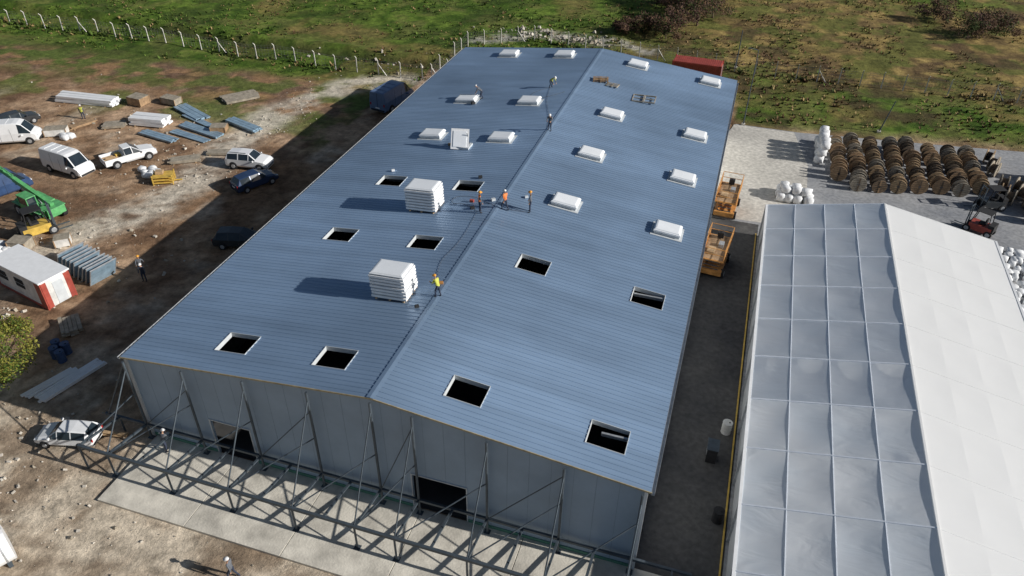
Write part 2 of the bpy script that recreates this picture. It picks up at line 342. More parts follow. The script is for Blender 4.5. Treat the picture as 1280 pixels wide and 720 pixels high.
def build_walls():
    w=MB()
    DOORS={(4.7,7.35):2.9,(17.55,20.7):2.9}
    def gable(y,doors,m,yi):
        br=[0,4.7,7.35,XR,17.55,20.7,W]
        for a,c in zip(br[:-1],br[1:]):
            z0=DOORS.get((a,c),0) if doors else 0
            for yy in (y,yi): w.quad((a,yy,z0),(c,yy,z0),(c,yy,roofz(c)-.02),(a,yy,roofz(a)-.02),m)
            if z0>0:
                w.quad((a,y,z0),(c,y,z0),(c,yi,z0),(a,yi,z0),M_wall)
                for q in(a,c): w.quad((q,y,0),(q,yi,0),(q,yi,z0),(q,y,z0),M_wall)
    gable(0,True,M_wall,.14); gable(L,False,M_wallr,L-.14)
    w.box((.07,L/2,HE/2-.01),(.14,L-.3,HE-.03),M_wallr); w.box((W-.07,L/2,HE/2-.01),(.14,L-.3,HE-.03),M_wallr)
    w.box((.16,L/2,HE/2-.03),(.03,L-.4,HE-.1),M_inner_shade)  # dark sheet added as painted shade, hides the sunlit inner wall behind the door
    w.obj('walls',parent=wh)
    s=MB()
    x=1.15
    while x<W-.3:
        if not(4.6<x<7.45 or 17.45<x<20.8): s.box((x,-.002,(roofz(x)-.2)/2),(.018,.008,roofz(x)-.2),M_seam)
        else: s.box((x,-.002,(roofz(x)-.2+2.95)/2),(.018,.008,roofz(x)-.2-2.95),M_seam)
        x+=1.15
    for (a,c),h in DOORS.items():
        for q in(a-.04,c+.04): s.box((q,-.02,h/2),(.06,.06,h),M_curb)
        s.box(((a+c)/2,-.02,h+.04),(c-a+.14,.06,.06),M_curb)
    s.box((W+.03,-.03,HE/2-.05),(.16,.16,HE-.1),M_white);s.box((-.03,-.03,HE/2-.05),(.16,.16,HE-.1),M_wallr)
    for a,c in((.1,4.6),(7.45,17.45),(20.8,29.9)): s.box(((a+c)/2,-.03,.24),(c-a,.05,.2),M_sole)
    s.obj('wall_joints_and_door_frames',parent=wh)
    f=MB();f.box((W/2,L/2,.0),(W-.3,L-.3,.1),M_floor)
    for k in range(8):
        y=5.2+k*6.4
        for xx in(.5,W-.5): f.box((xx,y,HE/2-.1),(.3,.2,HE-.3),M_steel)
        f.beam((.5,y,HE-.45),(XR,y,HE+RISE-.5),.2,.35,M_steel);f.beam((W-.5,y,HE-.45),(XR,y,HE+RISE-.5),.2,.35,M_steel)
    f.obj('interior_floor_and_frames',parent=wh)
build_walls()
def slopeR(x):
    a=math.atan(RISE/XR) if x<XR else -math.atan(RISE/(W-XR))
    return Matrix.Rotation(-a,4,'Y')
def lid(b,w,d,h,z,m=M_dome,t=1.):
    prof=[(0,0),(0,.35*h),(.05*t,.45*h),(.10*t,.85*h),(.2*t,h)]
    rings=[]
    for (ins,zz) in prof:
        x=w/2-ins;y=d/2-ins
        rings.append([(-x,-y,z+zz),(x,-y,z+zz),(x,y,z+zz),(-x,y,z+zz)])
    vs=[p for r in rings for p in r];fs=[]
    for i in range(len(prof)-1):
        for j in range(4): fs.append((i*4+j,i*4+(j+1)%4,(i+1)*4+(j+1)%4,(i+1)*4+j))
    k=(len(prof)-1)*4;fs.append((k,k+1,k+2,k+3));fs.append((3,2,1,0))
    b.add(vs,fs,m)
sk=MB()
for (x,y) in SKY:
    sk.M=Matrix.Translation((x,y,roofz(x)+.04))@slopeR(x)@Matrix.Rotation(random.uniform(-.01,.01),4,'Z')
    sk.box((0,0,.13),(1.86,1.36,.26),M_curb); sk.box((0,0,.275),(1.98,1.48,.04),M_white)
    lid(sk,1.94,1.44,.17,.298)
    sk.box((0,0,.03),(2.3,1.8,.02),M_curb)
sk.obj('rooflight_units',parent=wh,bevel=.015)
b=MB();b.M=Matrix.Translation((9.3,29.3,roofz(9.3)+.05))@Matrix.Rotation(math.radians(12),4,'Z')@Matrix.Rotation(math.radians(62),4,'X')
b.box((0,.85,.04),(1.5,1.7,.06),M_white);b.box((0,.85,-.02),(1.3,1.5,.05),M_dome);b.box((0,.85,.09),(1.1,1.3,.04),M_dome)
b.M=Matrix.Translation((9.3,29.3,roofz(9.3)+.05));b.box((0,.5,.14),(1.6,1.1,.2),M_curb)
b.cyl((-.6,.9,.1),(-.5,.5,1.3),.03,M_steel);b.cyl((.6,.9,.1),(.5,.5,1.3),.03,M_steel)
b.obj('tilted_rooflight_dome')
def stack(x,y,n):
    b=MB()
    for k in range(3): b.box((-.9+k*.9,0,.07),(.12,1.7,.1),M_wood)
    for k in range(5): b.box((0,-.7+k*.35,.135),(2.3,.14,.025),M_wood)
    z=.16
    for k in range(n):
        b.M=Matrix.Translation((random.uniform(-.025,.025),random.uniform(-.025,.025),0))@Matrix.Rotation(random.uniform(-.01,.01),4,'Z')
        b.box((0,0,z+.085),(2.3,1.7,.15),M_white);b.box((0,0,z+.195),(2.1,1.5,.07),M_galv);z+=.235
    lid(b,2.2,1.6,.12,z-.0,M_dome)
    o=b.obj('rooflight_lid_stack',(x,y,roofz(x)+.09),bevel=.015)
    a=math.atan(RISE/XR);o.rotation_euler=(0,-a*.6,0)
stack(13.0,8.7,7);stack(10.5,19.3,7)
def pallet(name,x,y,rz,w,d,lay,m,ground=0.,loc=None):
    b=MB()
    for k in range(lay):
        z=k*.15
        for q in(-1,0,1): b.box((q*(w/2-.06),0,z+.05),(.1,d,.09),m)
        n=int(d/.22)
        for j in range(n): b.box((0,-d/2+.08+j*(d-.16)/(n-1),z+.11),(w,.11,.022),m)
    z=(roofz(x)+.09) if loc is None else ground
    return b.obj(name,(x,y,z),rz)
pallet('timber_pallet',17.4,47.2,.2,1.5,1.0,2,M_wood2);pallet('timber_pallet',18.7,46.7,-.15,1.2,.9,1,M_wood3)
b=MB()
for (x0,x1) in((-1.1,-.02),(.02,1.1)):
    b.box(((x0+x1)/2,-.8,.1),(x1-x0,.07,.12),M_wood3);b.box(((x0+x1)/2,.8,.1),(x1-x0,.07,.12),M_wood3)
    for xx in(x0+.035,x1-.035): b.box((xx,0,.1),(.07,1.53,.11),M_wood3)
    b.box(((x0+x1)/2,0,.1),(x1-x0-.15,.06,.08),M_wood3)
b.obj('curb_frame',(22.1,45.2,roofz(22.1)+.09),.05)
b=MB()
for (x,y,s,m) in [(13.6,20.6,.3,M_red),(14.0,19.6,.3,M_dark),(15.1,21.0,.3,M_curb),(8.2,29.9,.3,M_wood),(6.9,39.2,.35,M_dark),(15.4,10.2,.25,M_orange),(14.9,7.6,.25,M_dark),(17.2,22.4,.25,M_curb),(5.4,24.6,.25,M_white),(12.9,24.4,.3,M_dark)]:
    b.box((x,y,roofz(x)+.09+s*.3),(s,s*.7,s*.6),m,rz=random.random())
b.obj('roof_tool_kit',bevel=.01)
def rope(name,pts,r,m):
    cu=bpy.data.curves.new(name,'CURVE');cu.dimensions='3D';cu.bevel_depth=r;cu.bevel_resolution=1
    sp=cu.splines.new('NURBS');sp.points.add(len(pts)-1);sp.use_endpoint_u=True;sp.order_u=3
    for i,p in enumerate(pts):
        z=p[2] if len(p)>2 else (roofz(p[0])+.09)
        sp.points[i].co=(p[0],p[1],z,1)
    cu.materials.append(m);o=bpy.data.objects.new(name,cu);scn.collection.objects.link(o);return o
rope('safety_rope',[(13.1,44.1),(13.5,41),(14.6,38),(15.7,34.1),(15.5,30),(15.9,26),(15.3,22),(15.8,19.5)],.012,M_rope)
rope('power_cable',[(14.6,19.2),(13.2,20.4),(12.2,20.0),(11.9,21.2),(13.4,21.5),(14.8,20.6),(16.2,20),(17.9,20.6)],.013,M_rope)
rope('power_cable',[(13.1,44.1),(11.2,42.2),(12.9,40.6),(14.8,43)],.012,M_rope)
rope('power_cable',[(14.5,19.1),(14.9,15.2),(14.1,12),(15.7,9.2)],.01,M_rope)

# steel frame in front ------------------------------------------------
b=MB();PX=[0,4,8,12,15.7,18,22,26,29.9];YO=-3.45;ZO=1.9;YI=-.32;ZI=1.25
for i,x in enumerate(PX):
    top=roofz(x)-.15
    b.cyl((x,YI,.1),(x,YI,top),.075,M_steel,8)
    b.cyl((x,YO,.1),(x,YO,ZO),.06,M_steel,8)
    b.cyl((x,YI,top-.6),(x,YO,ZO),.045,M_steel,6)
    b.beam((x,YI,ZI),(x,YO,ZO),.12,.12,M_steel)
    b.box((x,YO,.14),(.35,.35,.03),M_steel);b.box((x,YI,.14),(.35,.3,.03),M_steel)
    if i<len(PX)-1:
        x2=PX[i+1];xm=(x+x2)/2
        b.cyl((x,YO,ZO),(x2,YI,4.2),.04,M_steel,6)
        if i%2==0: b.cyl((x,YI-.04,ZI),(x2,YI-.04,top-1.0),.03,M_steel,6)
        if x2-x>3: b.beam((xm,YI,ZI),(xm,YO,ZO),.14,.1,M_steel)
b.beam((-2.0,YO,ZO+.06),(33,YO,ZO+.06),.16,.18,M_steel);b.beam((-3.0,YI,ZI+.02),(33,YI,ZI+.02),.14,.16,M_steel)
b.cyl((0,YI,6.2),(-2.8,YI,1.3),.06,M_steel,8);b.cyl((0,YI,3.9),(-2.0,YO,ZO),.045,M_steel,8)
for x in(-2.0,32): b.beam((x,YI,ZI),(x,YO,ZO),.1,.12,M_steel);b.cyl((x,YO,0),(x,YO,ZO),.06,M_steel);b.cyl((x,YI,0),(x,YI,ZI),.06,M_steel)
b.obj('steel_truss_frame')
b=MB()
for k in range(6): b.box((-2.8+k*.02,-1.0+random.uniform(-.1,.1),.1+k*.05),(2.6,.16,.05),M_wood,rz=.3*random.random())
b.obj('timber_plank_heap')

# ------------------------------------------------------------------ tent hall
def tent():
    e=empty('tent_hall')
    def memb(name,c1,c2,tr,bs,g0,g1):
        m=bpy.data.materials.new(name);m.use_nodes=True;nt=m.node_tree;nt.nodes.remove(nt.nodes['Principled BSDF'])
        out=nt.nodes['Material Output']
        tc=nt.nodes.new('ShaderNodeTexCoord');q=nt.nodes.new('ShaderNodeTexNoise');q.inputs['Scale'].default_value=.3;q.inputs['Detail'].default_value=8;nt.links.new(tc.outputs['Object'],q.inputs['Vector'])
        r=nt.nodes.new('ShaderNodeValToRGB');r.color_ramp.elements[0].position=.35;r.color_ramp.elements[1].position=.62;r.color_ramp.elements[0].color=(*c1,1);r.color_ramp.elements[1].color=(*c2,1);nt.links.new(q.outputs['Fac'],r.inputs['Fac'])
        mp=nt.nodes.new('ShaderNodeMapping');mp.inputs['Scale'].default_value=(.5,1.3,1);mp.inputs['Rotation'].default_value=(0,0,.7);nt.links.new(tc.outputs['Object'],mp.inputs['Vector'])
        w=nt.nodes.new('ShaderNodeTexNoise');w.inputs['Scale'].default_value=.7;w.inputs['Detail'].default_value=3;w.inputs['Distortion'].default_value=.8;nt.links.new(mp.outputs[0],w.inputs['Vector'])
        bp=nt.nodes.new('ShaderNodeBump');bp.inputs['Strength'].default_value=bs;bp.inputs['Distance'].default_value=.16;nt.links.new(w.outputs['Fac'],bp.inputs['Height'])
        d=nt.nodes.new('ShaderNodeBsdfDiffuse');t=nt.nodes.new('ShaderNodeBsdfTranslucent');mx=nt.nodes.new('ShaderNodeMixShader');mx.inputs[0].default_value=tr
        for s in(d,t): nt.links.new(r.outputs['Color'],s.inputs['Color']);nt.links.new(bp.outputs['Normal'],s.inputs['Normal'])
        gl=nt.nodes.new('ShaderNodeBsdfGlossy');gl.inputs['Roughness'].default_value=.4;gl.inputs['Color'].default_value=(.9,.95,1,1);mx2=nt.nodes.new('ShaderNodeMixShader')
        fr=nt.nodes.new('ShaderNodeLayerWeight');fr.inputs['Blend'].default_value=.25;mr=nt.nodes.new('ShaderNodeMapRange');mr.inputs[3].default_value=g0;mr.inputs[4].default_value=g1;nt.links.new(fr.outputs['Fresnel'],mr.inputs[0]);nt.links.new(mr.outputs[0],mx2.inputs[0])
        nt.links.new(bp.outputs['Normal'],gl.inputs['Normal'])
        nt.links.new(d.outputs[0],mx.inputs[1]);nt.links.new(t.outputs[0],mx.inputs[2]);nt.links.new(mx.outputs[0],mx2.inputs[1]);nt.links.new(gl.outputs[0],mx2.inputs[2]);nt.links.new(mx2.outputs[0],out.inputs['Surface'])
        return m
    m=memb('tent_membrane_shade_tint',(.84,.90,.96),(.93,.96,.99),.30,.5,.12,.5)  # left slope: bluish shade tint painted into the fabric colour
    mR=memb('tent_membrane_sun_tint',(.94,.94,.93),(.97,.97,.96),.24,.10,.02,.15)  # right slope: whiter copy of the fabric, sunlight painted into the colour
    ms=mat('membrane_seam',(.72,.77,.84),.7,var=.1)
    XE,XM,XF=34.75,43.75,52.6;ZE,ZR=3.2,5.0
    ys=[36.3]+[36.3-4.12*k for k in range(1,16)]
    b=MB();N=10
    def cell(xa,xb,za,zb,ya,yb,amp,m,tilt=0.):
        vs=[];fs=[]
        for i in range(N+1):
            for j in range(N+1):
                u=i/N;v=j/N;bul=amp*(max(0,math.sin(math.pi*u))**.85)*(max(0,math.sin(math.pi*v))**.85)*(1+tilt*(v-.5))
                vs.append((xa+(xb-xa)*u,ya+(yb-ya)*v,za+(zb-za)*u+bul))
        for i in range(N):
            for j in range(N): fs.append((i*(N+1)+j,(i+1)*(N+1)+j,(i+1)*(N+1)+j+1,i*(N+1)+j+1))
        b.add(vs,fs,m)
    for ya,yb in zip(ys[:-1],ys[1:]):
        for k in range(4):
            u0,u1=k/4,(k+1)/4
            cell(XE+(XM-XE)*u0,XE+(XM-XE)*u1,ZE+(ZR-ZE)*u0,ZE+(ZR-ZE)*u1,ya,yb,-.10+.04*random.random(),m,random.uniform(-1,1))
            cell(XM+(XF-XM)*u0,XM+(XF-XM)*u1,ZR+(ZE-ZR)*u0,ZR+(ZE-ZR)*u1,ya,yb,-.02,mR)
    o=b.obj('roof_membrane',parent=e,smooth=True)
    s=MB()
    for y in ys:
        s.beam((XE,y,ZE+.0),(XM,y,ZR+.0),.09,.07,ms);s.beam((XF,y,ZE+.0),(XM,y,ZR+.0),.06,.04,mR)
        for x in(XE,XF): s.box((x,y,ZE/2),(.2,.14,ZE-.05),M_galv)
    for k in(1,2,3):
        s.beam((XE+(XM-XE)*k/4,ys[0],ZE+(ZR-ZE)*k/4),(XE+(XM-XE)*k/4,ys[-1],ZE+(ZR-ZE)*k/4),.04,.035,ms)
    s.beam((XM,ys[0],ZR+.02),(XM,ys[-1],ZR+.02),.12,.06,mR)
    for x in(XE,XF): s.beam((x,ys[0],ZE-.02),(x,ys[-1],ZE-.02),.16,.14,M_white)
    s.obj('frame_ribs',parent=e)
    w_=MB()
    mw=mat('tent_wall',(.5,.52,.54),.7,var=.12,scale=.8,bump=.4,bscale=1.5)
    for x in(XE+.03,XF-.03): w_.quad((x,ys[0],.03),(x,ys[-1],.03),(x,ys[-1],ZE-.05),(x,ys[0],ZE-.05),mw)
    for y in(ys[0]-.01,ys[-1]+.01): w_.add([(XE,y,.03),(XF,y,.03),(XF,y,ZE),(XM,y,ZR),(XE,y,ZE)],[(0,1,2,3,4)],mw)
    w_.obj('side_walls',parent=e)
    f=MB();mf=mat('tent_floor',(.72,.72,.70),.8);f.quad((XE+.1,ys[0]-.1,.05),(XF-.1,ys[0]-.1,.05),(XF-.1,ys[-1]+.1,.05),(XE+.1,ys[-1]+.1,.05),mf);f.obj('floor_boards',parent=e)
    y_=MB();y_.box((34.45,9,.09),(.09,55,.09),M_yellow);y_.obj('yellow_kerb_rail')
tent()

# ------------------------------------------------------------------ fences
def resample(pts,st):
    out=[];acc=0
    for (a,b_) in zip(pts[:-1],pts[1:]):
        l=math.hypot(b_[0]-a[0],b_[1]-a[1]);t=acc
        while t<l: out.append((a[0]+(b_[0]-a[0])*t/l,a[1]+(b_[1]-a[1])*t/l));t+=st
        acc=t-l
    return out
def zg(x,y): return float(zoff(np.array([float(x)]),np.array([float(y)]))[0])
M_post=mat('concrete_post',(.62,.60,.55),.9,var=.2)
M_wire=mat('fence_wire',(.2,.2,.2),.6,.5)
def fence(pts,st):
    b=MB();ps=resample(pts,st);top=[]
    for i,(x,y) in enumerate(ps):
        z=zg(x,y);lx=random.uniform(-.05,.05);ly=random.uniform(-.05,.05)
        b.cyl((x,y,z-.2),(x+lx,y+ly,z+1.9),.09,M_post,4,.075);b.cyl((x+lx,y+ly,z+1.88),(x+lx,y+ly-.3,z+2.2),.07,M_post,4,.05);top.append((x,y,z))
        if i%8==0: b.cyl((x+1.1,y,z),(x,y,z+1.5),.07,M_post,4)
    for a,c in zip(top[:-1],top[1:]):
        for h in(.35,.75,1.15,1.55,1.85): b.cyl((a[0],a[1],a[2]+h),(c[0],c[1],c[2]+h),.012,M_wire,3,caps=False)
        for k in range(1,6):
            t=k/6;px=a[0]+(c[0]-a[0])*t;py=a[1]+(c[1]-a[1])*t;pz=a[2]+(c[2]-a[2])*t
            b.cyl((px,py,pz+.3),(px,py,pz+1.85),.008,M_wire,3,caps=False)
    b.obj('post_and_wire_fence')
fence(FENCE_L,3.0);fence(FENCE_R,2.6)

# ------------------------------------------------------------------ vegetation
def leafmat(name,c): return mat(name,c,.8,var=.35,scale=1.2,spec=.2)
LG=[leafmat('leaf_green',(.075,.12,.022)),leafmat('leaf_yellow',(.25,.24,.05)),leafmat('leaf_dark',(.04,.06,.015)),leafmat('leaf_brown',(.14,.085,.045)),leafmat('leaf_rust',(.085,.05,.038)),leafmat('straw',(.30,.22,.10)),leafmat('grass_bright',(.13,.19,.035))]
def leaves(b,c,r,n,size,mats,flat=.8):
    for _ in range(n):
        v=Vector((random.gauss(0,1),random.gauss(0,1),random.gauss(0,1))).normalized()*(random.random()**.45)
        p=Vector(c)+Vector((v.x*r,v.y*r,v.z*r*flat))
        a=Vector((random.gauss(0,1),random.gauss(0,1),random.gauss(0,.7))).normalized()*size*random.uniform(.5,1.2);d=a.orthogonal().normalized()*size*random.uniform(.3,.6)
        b.add([p-a*.5,p+d*.5,p+a*.5,p-d*.5],[(0,1,2,3)],random.choice(mats))
def tree(name,x,y,h,cr,mats,nl=260,clumps=22,size=.22):
    b=MB();z=zg(x,y)-.1
    p=Vector((0,0,0));pts=[p]
    for k in range(5):
        p=p+Vector((random.uniform(-.12,.12),random.uniform(-.12,.12),h*.13));pts.append(p)
    for k in range(5): b.cyl(pts[k],pts[k+1],h*.03*(1-k*.14),M_bark,7,h*.03*(1-(k+1)*.14),caps=False)
    for k in range(clumps):
        s=pts[random.randint(1,5)]
        a=random.uniform(0,6.28);rr=cr*random.random()**.6;zz=h*random.uniform(.32,.95);rr*=math.sqrt(max(.15,1-((zz/h-.55)/.5)**2))
        e=Vector((math.cos(a)*rr,math.sin(a)*rr,zz));mid=(s+e)/2+Vector((random.uniform(-.2,.2),random.uniform(-.2,.2),.1))
        b.cyl(s,mid,h*.011,M_bark,5,h*.007,caps=False);b.cyl(mid,e,h*.007,M_bark,5,h*.002,caps=False)
        mm=[random.choice(mats) for _ in range(2)]+[random.choice(mats)]
        leaves(b,e,cr*random.uniform(.22,.42),int(nl*random.uniform(.6,1.3)),size,mm)
    return b.obj(name,(x,y,z))
tree('deciduous_tree',-12.7,.7,4.8,2.6,[LG[0],LG[1],LG[1],LG[6],LG[1]],260,34,.2)
for (x,y,h,r) in [(19.5,99,4.8,3.6),(22.5,96,5.5,3.8),(21,104,5.4,4),(18,107,5,3.6),(24.5,101,4.4,3.2),(16,90,2.6,2.4),(13,88,2.2,2.0),(19,88,3,2.6),(23,108,5,3.6),(26,112,4,3),(20,92,4.2,3),(17,103,4.6,3.2),(62,104,3.5,3),(66,107,3.5,3.2),(58,112,3,3)]:
    tree('leafless_shrub',x,y,h,r,[LG[4],LG[3],LG[4],LG[2]],150,20,.32)
b=MB()
N=26000
tx=rng.uniform(-95,90,N);ty=rng.uniform(50,140,N)
ex=[];ey=[]
for pts_ in(FENCE_R[2:],FENCE_L):
    for (x,y) in resample(pts_,.16): ex.append(x+random.gauss(0,.6));ey.append(y+random.gauss(0,.7))
NE=len(ex);tx=np.concatenate([tx,ex]);ty=np.concatenate([ty,ey]);fe=field_edge(tx,ty);nn=fbm(tx,ty,6,4,50.);n1=fbm(tx,ty,14,5);zz=zoff(tx,ty)
for i in range(N+NE):
    hedge=i>=N
    if not hedge and (ty[i]<fe[i]+.5 or nn[i]<.42 or (-9<tx[i]<31 and ty[i]<60)): continue
    if hedge and nn[i]<.38: continue
    x,y,z=tx[i],ty[i],zz[i];s=random.uniform(.10,.36)*(1.4 if nn[i]>.58 else 1)*(1.5 if hedge else 1)
    right=x>12
    mm=random.choice([LG[5],LG[5],LG[3],LG[2],LG[0],LG[3]] if right or n1[i]>.6 else [LG[0],LG[6],LG[0],LG[2],LG[0],LG[5]])
    for k in range(4):
        a=random.uniform(0,6.28);dx,dy=math.cos(a)*s,math.sin(a)*s
        b.add([(x-dy*.35,y+dx*.35,z-.02),(x+dy*.35,y-dx*.35,z-.02),(x+dx*.7,y+dy*.7,z+s*random.uniform(.5,1.))],[(0,1,2)],mm)
b.obj('grass_tufts')

# ------------------------------------------------------------------ vehicles
def wheel(b,x,y,r,w):
    b.cyl((x,y-w/2,r),(x,y+w/2,r),r,M_dark,16);s=1 if y>0 else -1
    b.cyl((x,y+s*(w/2-.01),r),(x,y+s*(w/2+.02),r),r*.58,M_galv,10)
def loft(b,st,w,zb,belt,paint):
    rings=[]
    for (x,zt,tw,ww) in [s[:4] for s in st]:
        W_=w*ww;c=min(belt,zt-.08)
        rings.append([(x,-W_*.88,zb),(x,-W_,zb+.18),(x,-W_,c),(x,-tw,zt-.05),(x,-tw+.1,zt),(x,tw-.1,zt),(x,tw,zt-.05),(x,W_,c),(x,W_,zb+.18),(x,W_*.88,zb)])
    for i in range(len(rings)-1):
        A,B=rings[i],rings[i+1];sg,tg=st[i][4],st[i][5]
        for j in range(9):
            m=paint
            if j in(2,6) and sg: m=M_glass
            if j==4 and tg: m=M_glass
            b.quad(A[j],B[j],B[j+1],A[j+1],m)
        b.quad(A[9],B[9],B[0],A[0],M_dark)
    b.add(rings[0],[tuple(range(10))],paint);b.add(rings[-1],[tuple(range(10))],paint)
def car(name,x,y,deg,paint,kind='car',s=1.,z=0.03):
    b=MB()
    if kind=='car':
        st=[(-2.15,.85,.70,.9,0,0),(-2.05,1.02,.70,.97,0,1),(-1.72,1.45,.60,1,1,0),(-.75,1.52,.62,1,0,0),(-.67,1.52,.62,1,1,0),(.25,1.50,.60,1,0,0),(.32,1.49,.60,1,1,1),(1.0,1.02,.70,1,0,0),(1.75,.88,.72,.97,0,0),(2.1,.70,.62,.86,0,0),(2.18,.55,.55,.8,0,0)]
        loft(b,st,.88,.24,.95,paint);wr=.32;wx=(-1.3,1.35);hw=.80;fl,rl=2.08,-2.14;fz,rz_=.62,.8;Wd=.88
    elif kind=='suv':
        st=[(-2.2,1.0,.72,.92,0,0),(-2.12,1.12,.74,.98,0,1),(-1.9,1.6,.66,1,1,0),(-.8,1.68,.68,1,0,0),(-.7,1.68,.68,1,1,0),(.3,1.66,.66,1,0,0),(.38,1.65,.66,1,1,1),(1.0,1.15,.76,1,0,0),(1.85,1.02,.76,.97,0,0),(2.15,.85,.68,.88,0,0),(2.22,.6,.6,.82,0,0)]
        loft(b,st,.92,.28,1.08,paint);wr=.36;wx=(-1.35,1.4);hw=.84;fl,rl=2.12,-2.2;fz,rz_=.75,.95;Wd=.92
        for sy in(-.6,.6): b.beam((-1.7,sy,1.72),(.1,sy,1.72),.04,.04,M_dark)
    elif kind=='van':
        st=[(-2.6,2.2,.80,.97,0,0),(-2.5,2.28,.80,1,0,0),(.55,2.3,.80,1,0,0),(.95,2.25,.80,1,1,0),(1.35,2.1,.76,1,1,1),(2.05,1.28,.82,1,0,0),(2.45,1.08,.78,.95,0,0),(2.6,.8,.7,.88,0,0)]
        loft(b,st,.98,.3,1.25,paint);wr=.36;wx=(-1.6,1.75);hw=.9;fl,rl=2.55,-2.6;fz,rz_=.85,1.0;Wd=.98
        b.box((-2.61,0,1.3),(.02,.03,1.7),M_dark);b.box((-.9,-.985,1.3),(.02,.01,1.6),M_dark);b.box((-.9,.985,1.3),(.02,.01,1.6),M_dark);b.box((.2,-.985,1.0),(.02,.01,1.6),M_dark)
        for xx in(-1.9,-1.0,-.1): b.box((xx,0,2.31),(.06,1.3,.03),paint)
    else:
        st=[(-.55,1.15,.74,1,0,0),(-.5,1.74,.66,1,1,0),(.2,1.76,.66,1,0,0),(.27,1.76,.66,1,1,1),(1.05,1.15,.78,1,0,0),(2.2,1.0,.76,.97,0,0),(2.5,.85,.68,.88,0,0),(2.58,.6,.6,.84,0,0)]
        loft(b,st,.92,.34,1.12,paint);wr=.38;wx=(-1.5,1.65);hw=.86;fl,rl=2.5,-2.52;fz,rz_=.8,.85;Wd=.92
        b.box((-1.53,0,.62),(1.94,1.7,.08),M_dark)
        for sy in(-.88,.88): b.box((-1.53,sy,.78),(1.94,.08,.62),paint)
        b.box((-2.5,0,.76),(.08,1.68,.6),paint);b.box((-.62,0,.85),(.06,1.68,.5),paint)
        for k in range(5): b.box((-1.5+random.uniform(-.2,.2),-.5+k*.25,.78+.02*k),(1.5,.16,.08),M_wood)
        b.box((-.9,.3,.9),(.5,.5,.35),M_yellow)
    for xx in wx:
        for sy in(-1,1): b.cyl((xx,sy*(Wd-.02),wr+.03),(xx,sy*(Wd+.012),wr+.03),wr*1.16,M_dark,14)
    for xx in wx:
        for sy in(-1,1): wheel(b,xx,sy*(hw+.03),wr,.2)
    for sy in(-1,1):
        b.box((fl,sy*Wd*.66,fz),(.12,.3,.14),M_lamp);b.box((rl,sy*Wd*.82,rz_),(.06,.14,.26),M_tail);b.box((wx[1]-.55,sy*(Wd+.1),1.08),(.1,.2,.14),paint)
    b.box((fl+.05,0,.42),(.1,Wd*1.5,.18),M_dark);b.box((rl,0,.42),(.1,Wd*1.6,.16),M_dark);b.box((rl-.03,0,.65),(.02,.5,.12),M_white)
    o=b.obj(name,(x,y,z),math.radians(deg),bevel=.02);o.scale=(s,s,s);return o
car('parked_suv',-14.9,33.2,8,M_carw,'suv')
car('parked_car',-12.2,29.9,62,M_card)
car('parked_car',-7.4,20.4,15,M_cargr)
car('cargo_van',-31.0,26.5,-8,M_carw,'van')
car('pickup_truck',-27.0,30.2,60,M_carw,'pickup')
car('cargo_van',-41.4,30.0,30,M_carw,'van')
car('cargo_van',-8.0,52.2,80,M_carg,'van',1.15)
car('cargo_van',-33.4,20.6,70,M_blue,'van')
car('parked_car',-4.6,-2.0,195,M_carw,'car',.85)
car('parked_car',-44.5,33.5,65,M_cargr)

def telehandler(x,y,deg):
    b=MB()
    b.box((0,0,.85),(4.4,1.2,.5),M_green);b.box((1.6,0,1.2),(1.1,1.7,.5),M_green);b.box((-1.7,0,1.2),(1.0,2.0,.6),M_green)
    for xx in(-1.45,1.45):
        for sy in(-1,1): wheel(b,xx,sy*1.0,.62,.42)
        for sy in(-1,1): b.box((xx,sy*1.0,1.32),(1.3,.45,.06),M_green)
    b.box((.1,.75,1.2),(1.5,.85,.8),M_green)
    b.box((.1,.75,1.95),(1.35,.8,.75),M_glass)
    for a in(-.68,.68):
        for c in(.35,1.15): b.box((.1+a,c,1.95),(.07,.07,.8),M_green)
    b.box((.1,.75,2.38),(1.5,.92,.08),M_green)
    b.box((.2,-.85,1.15),(1.9,.55,.55),M_green)
    b.beam((-2.0,-.15,1.6),(3.2,-.15,2.7),.36,.42,M_green);b.beam((2.6,-.15,2.55),(6.6,-.15,3.4),.26,.3,M_green);b.beam((6.2,-.15,3.3),(8.2,-.15,3.7),.2,.22,M_galv)
    b.cyl((-.2,-.15,1.2),(1.8,-.15,2.3),.08,M_galv)
    for k in range(7): b.beam((3+k*.7,-.15,2.8+k*.15),(3.35+k*.7,-.15,3.2+k*.15),.06,.06,M_green)
    b.beam((3,-.15,3.1),(7.5,-.15,4.05),.07,.07,M_green)
    b.box((8.3,-.15,3.3),(.12,1.3,.9),M_dark)
    for sy in(-.45,.35): b.box((8.9,sy,2.9),(1.2,.12,.06),M_dark)
    b.box((-2.3,-.1,1.2),(.5,1.6,.7),M_green)
    b.obj('telehandler',(x,y,0),math.radians(deg),bevel=.03)
telehandler(-27.0,18.9,166)
